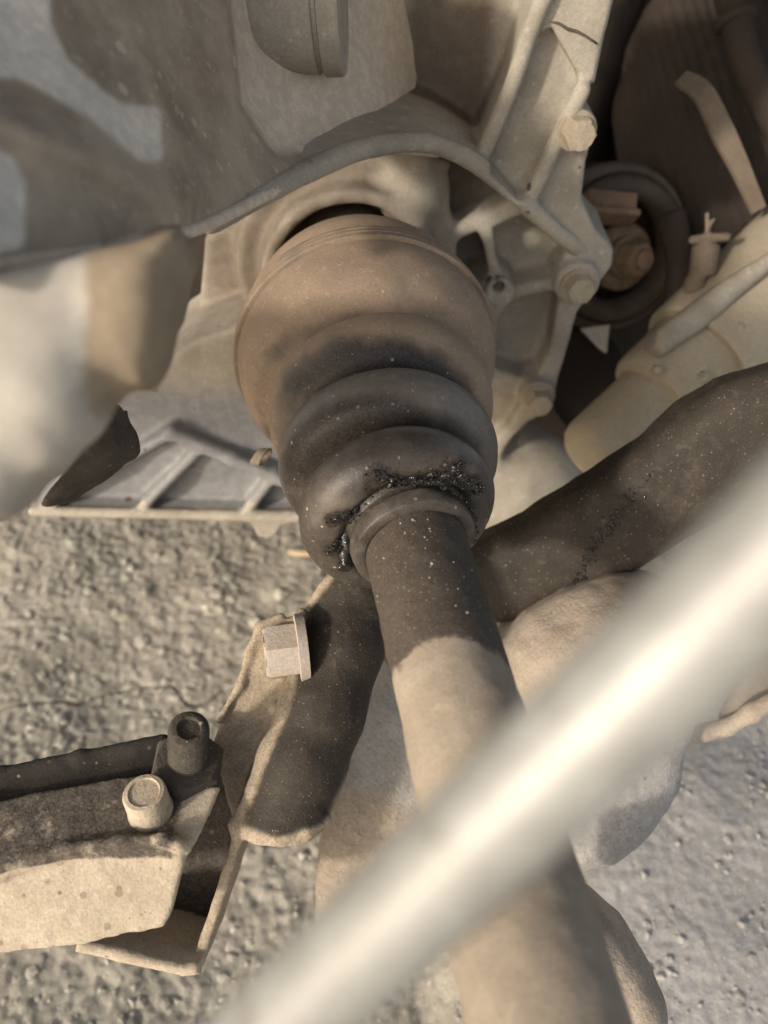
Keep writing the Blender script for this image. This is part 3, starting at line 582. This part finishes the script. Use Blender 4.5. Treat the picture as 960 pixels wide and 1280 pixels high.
# ------------------------------------------------------------------ dark curved arm at right
sa = Field(P(790, 640, .33)-[.09, .11, .1], P(790, 640, .33)+[.14, .13, .13], .0014)
dz = lambda u: .368-.045*(u-590)/370
up_ = [(575, 690), (650, 654), (720, 607), (800, 558), (850, 510), (900, 479), (960, 462), (1060, 440)]; lo_ = [(1060, 610), (960, 640), (880, 690), (800, 735), (720, 770), (640, 798), (585, 800)]
ax_ = nrm(P(960, 550, dz(960))-P(600, 740, dz(600))); an_ = nrm(CF-ax_*np.dot(CF, ax_)+.25*CU); an_ = nrm(an_-ax_*np.dot(an_, ax_))
sa.put(p_prism([P(u, v, dz(u)) for u, v in up_+lo_], ax_, np.cross(an_, ax_), -.002, .034, .0125), .004).rough(.0009, 45, 3, 5)
V, f = sa.mesh(); uu, vv = pix(V)
wl = catmull([P(712, 740, .34), P(742, 690, .33), P(775, 640, .322), P(820, 590, .312), P(850, 540, .305)], 30)
wet = np.exp(-(np.min([np.linalg.norm(V-q, axis=1) for q in wl], 0)/.0045)**2)
tag(mk('subframe_arm', V, f, M['arm'], attrs={'dust_shade': .10+.12*fbm(V, 40, 3, 2), 'wet': .9*wet}), 'thick dark curved arm with a wet oily streak right of the shaft', 'arm')
# wet beads sit on it
from mathutils.bvhtree import BVHTree
bv = BVHTree.FromPolygons(V.tolist(), f.tolist()); C, rr_ = [], []
arm_o = bpy.data.objects['subframe_arm']
for k in range(420):
    t = rng.random(); q = catmull([P(712, 742, .3), P(735, 700, .3), P(752, 668, .3), P(775, 640, .3), P(815, 590, .3)], 60)[int(59*t**1.5)]+rng.normal(0, .0013, 3)
    dv = nrm(q-np.array([0, 0, H])); h_ = bv.ray_cast((0, 0, H), tuple(dv))
    if h_[0] is not None: C.append(np.array(h_[0])); rr_.append(.0002+.0008*rng.random()**3)
V, f = lumps(np.array(C), rr_, .8, .3); tag(mk('oil_beads', V, f, M['goo'], arm_o), kind='stuff')

# ------------------------------------------------------------------ starter housing
s0, s1 = P(735, 572, .455), P(985, 345, .475); sx = nrm(s1-s0); L_ = np.linalg.norm(s1-s0)
st = thing('starter_motor', s0, 'pale tan stepped cylindrical housing lying diagonally at the right', 'starter motor')
def lat(prof, name, m, par, n=64): V, f = lathe(s0, sx, prof, n); V = V+nrm(CX)*0; return mk(name, V, f, m, par, sharp=35)
lat([(-.004, .006), (-.003, .015), (.001, .0195), (.006, .0212), (.014, .0215), (.060, .0225)], 'end_cap', M['starter'], st)
lat([(.050, .0235), (.0515, .0275), (.054, .029), (.060, .0296), (.075, .0300), (.082, .031), (.090, .0312)], 'collar', M['starter'], st)
lat([(.088, .030), (.088, .0355), (.0895, .0365), (.094, .0367), (.16, .0385), (.3, .039)], 'body', M['starter'], st)
lg = Field(P(890, 380, .43)-[.05, .06, .05], P(890, 380, .43)+[.07, .06, .06], .0012)
lg.put(prC([(822, 412), (816, 434), (826, 446), (880, 410), (930, 366), (985, 320), (985, 300), (900, 352)], .432, .426, .455, .006), .003)
V, f = lg.mesh(); mk('mounting_lug', V, f, M['case'], st, attrs={'oil_shade': .35+0*V[:, 0], 'bare_shade': 0*V[:, 0]})
for u, v, d in ((925, 408, .432), (822, 462, .428), (880, 470, .42)):
    V, f = lumps(np.array([P(u, v, d)]), [.0035], .8, .1); mk('rivet', V, f, M['starter'], st)

# ------------------------------------------------------------------ pulley, bracket, clip, sleeve, pipe, strip, shield
pu = thing('pulley', P(775, 310, .49), 'dark dusty ring pulley with rusty centre bolt right of the casing', 'pulley')
pc = P(770, 312, .50); pn = nrm((.25, -.9, .35))
def torus(c, ax, R_, r, n=72, m=18, sq=1.0):
    a, b, ax = frame(ax); V, Fc = [], []
    for i in range(n):
        t = i*2*math.pi/n; e = math.cos(t)*a+math.sin(t)*b
        for j in range(m): s_ = j*2*math.pi/m; V.append(c+e*(R_+r*math.cos(s_))+ax*r*sq*math.sin(s_))
    for i in range(n):
        for j in range(m): Fc.append([i*m+j, i*m+(j+1) % m, (i+1) % n*m+(j+1) % m, (i+1) % n*m+j])
    return np.array(V), Fc
V, f = torus(pc, pn, .037, .007, sq=1.6); mk('rim', V, f, M['rubber'], pu)
V, f = torus(pc-pn*.006, pn, .047, .004, sq=2); mk('groove', V, f, M['rubber'], pu)
V, f = lathe(pc-pn*.03, pn, [(0, .05), (.012, .05), (.014, .03), (.016, .014)], 48); mk('disc', V, f, M['shield'], pu, sharp=30)
bc = P(782, 322, .485); V, f = lathe(bc-pn*.014, pn, [(0, .020), (.010, .020), (.012, .018), (.012, .012)], 40); mk('boss', V, f, M['rust'], pu, sharp=30)
hexbolt('centre_bolt', bc, nrm(pn+np.array([.25, 0, 0])), .0105, .012, .0125, pu, M['rust'], .002)
V, f = lathe(bc+nrm(pn+np.array([.25, 0, 0]))*.011, nrm(pn+np.array([.25, 0, 0])), [(0, .006), (.006, .006), (.007, .005), (.007, .003)], 24); mk('bolt_tip', V, f, M['rust'], pu, sharp=30)
G = Field(P(768, 260, .46)-[.04, .04, .04], P(768, 260, .46)+[.04, .05, .04], .0012)
G.put(prC([(732, 242), (792, 248), (790, 266), (796, 276), (732, 268)], .465, .455, .475, .002), .002).put(prC([(728, 264), (794, 270), (794, 278), (728, 274)], .462, .450, .47, .001), .002)
V, f = G.mesh(); tag(mk('mount_bracket', V, f, M['rust']), 'small brown folded bracket above the rusty pulley bolt', 'bracket')
hs = Field((-.42, .05, -.05), (.46, .66, .80), .0045)
hs.put(p_box((.02, .62, .365), (XA, YA, ZA), (.42, .008, .40), .004), .004)
hs.put(p_box((.02, .36, .76), (XA, YA, ZA), (.42, .27, .008), .004), .004)  # unseen roof overhead, added to block sky light
hs.put(p_cap((.11, .60, .10), (.16, .60, .60), .03), .03).put(p_cap(P(720, 430, .56), P(830, 560, .56), .018), .02)
hs.put(p_cap(P(700, 480, .56), P(800, 620, .54), .014), .02).put(p_cap(P(830, 250, .6), P(880, 420, .58), .03), .02).rough(.003, 25, 3, 3)
V, f = hs.mesh(); tag(mk('heat_shield', V, f, M['shield']), 'dark sooty heat shield at the back behind the woven sleeve, with unseen roof added for shade', 'heat shield')
# woven sleeve: a fat hose with a real criss-cross relief
A0, A1 = P(800, -120, .56), P(925, 330, .53); sxx = nrm(A1-A0); L_ = np.linalg.norm(A1-A0); n1, n2 = 150, 260
fa, fb_, _ = frame(sxx); V = []
tt = np.arange(n2)*2*math.pi/n2
for i in range(n1):
    z = L_*i/(n1-1); r_ = .055+.0009*np.sin(tt*26+z*620)*np.sin(tt*26-z*620)+.002*math.sin(z*40); V.append(A0+sxx*z+r_[:, None]*(np.cos(tt)[:, None]*fa+np.sin(tt)[:, None]*fb_))
V = np.concatenate(V); a = np.arange(n1*n2).reshape(n1, n2); b = np.roll(a, -1, 1)
tag(mk('woven_sleeve', V, np.stack([a[:-1], b[:-1], b[1:], a[1:]], -1).reshape(-1, 4), M['weave']), 'thick dark woven sleeve with diamond texture at upper right', 'hose')
V, f = tube([P(900, -60, .46), P(918, 20, .46), P(938, 90, .46), P(985, 180, .46)], .0085, 24, 40); pp = mk('metal_pipe', V, f, M['weave']); tag(pp, 'thin dusty metal pipe with a collar at the top right corner', 'pipe')
V, f = lathe(P(917, 18, .46), nrm(P(938, 90, .46)-P(918, 20, .46)), [(0, .009), (.001, .0115), (.005, .0118), (.006, .009)], 32); mk('pipe_collar', V, f, M['weave'], pp)
sp = catmull([P(852, 95, .455), P(880, 115, .45), P(905, 165, .447), (P(925, 205, .447)), P(950, 262, .45)], 40); tg = np.gradient(sp, axis=0); wd = np.interp(np.linspace(0, 1, 40), [0, .12, .5, 1], [.0045, .0055, .0065, .004])
V, f = [], []
for q, t_, w_ in zip(sp, tg, wd):
    s_ = nrm(np.cross(nrm(t_), CF)); V += [q-s_*w_, q+s_*w_, q+s_*w_+CF*.003, q-s_*w_+CF*.003]
for i in range(39):
    for j in range(4): f.append([i*4+j, i*4+(j+1) % 4, i*4+4+(j+1) % 4, i*4+4+j])
f += [[3, 2, 1, 0], [156, 157, 158, 159]]
tag(mk('metal_strap', np.array(V), f, M['dimrust'], smooth=False), 'narrow brown bent metal strap in front of the woven sleeve', 'strap')
Cl = Field(P(880, 310, .44)-[.03, .04, .04], P(880, 310, .44)+[.03, .04, .04], .0009)
Cl.line([P(866, 300, .44), P(884, 297, .44), P(908, 296, .44)], .0024, .002).line([P(884, 297, .44), P(884, 268, .438)], .0013, .001).line([P(885, 286, .438), P(892, 274, .438)], .0010, .001).put(p_cyl(P(883, 305, .445), P(878, 345, .45), .0075, .002), .002).put(p_ell(P(868, 356, .45), np.eye(3), (.006, .006, .008)), .003)
V, f = Cl.mesh(); tag(mk('pipe_clip', V, f, M['dimrust']), 'small brown forked clip between the pulley and the pale housing', 'clip')
V, f = tube([P(838, 268, .475), P(850, 330, .475), P(845, 400, .475)], [.009, .008, .008], 20, 20); tag(mk('edge_strip', V, f, M['weave']), 'dark upright strip right of the ring pulley', 'strip')

tb = Field(P(745, 425, .48)-[.02, .02, .02], P(745, 425, .48)+[.02, .02, .02], .0008).put(prC([(724, 411), (762, 406), (758, 443), (748, 436)], .48, .478, .481, .0008), .001).put(prC([(736, 416), (752, 413), (750, 428)], .48, .477, .4788, .0005), .0005, cut=True)
V, f = tb.mesh(); tag(mk('metal_tab', V, f, M['plastic']), 'small pale triangular metal tab in the dark gap below the pulley', 'tab')

# ------------------------------------------------------------------ small pieces
pl_ = Field(P(600, -10, .38)-[.06, .05, .05], P(600, -10, .38)+[.06, .05, .05], .0012)
pl_.put(prC([(536, 20), (565, 30), (582, 26), (600, 16), (628, 22), (642, 0), (650, -60), (520, -60)], .375, .365, .395, .003), .002)
V, f = pl_.mesh(); tag(mk('plastic_cover', V, f, M['plastic']), 'pale plastic cover edge at the top above the casing', 'cover')
gl = Field(P(900, 890, .36)-[.06, .06, .06], P(900, 890, .36)+[.07, .06, .06], .0012)
gl.line([P(830, 935, .37), P(880, 915, .36), P(910, 908, .355), P(940, 890, .35), P(1010, 850, .345)], [.003, .0034, .0036, .004, .004], .003)
gl.put(prC([(900, 900), (940, 880), (1010, 840), (1010, 780), (930, 830)], .365, .36, .372, .004), .008).rough(.0006, 80, 2, 4)
V, f = gl.mesh(); tag(mk('cast_rim', V, f, M['sand'], attrs={'grey': 0*V[:, 0]}), 'golden lit rim of a casting below the pole at right edge', 'rim')
V, f = tube([PZ(362, 694, .0)+ZA*.004, PZ(380, 698, 0)+ZA*.006, PZ(400, 697, 0)+ZA*.005, PZ(412, 702, 0)+ZA*.003], [.0022, .003, .0018], 10, 14); tag(mk('twig', V, f, M['twig']), 'short pale broken twig lying on the ground below the casing', 'twig')

# ------------------------------------------------------------------ blurred pole in front
q0, q1 = P(960, 706, .059), P(460, 1176, .0767); pd = nrm(q1-q0); 
V, f = lathe(q0-pd*.055, pd, [(z, .0054) for z in np.linspace(0, .22, 60)], 64)
tag(mk('silver_pole', V, f, M['pole']), 'out of focus silver pole crossing the foreground diagonally at lower right', 'pole')
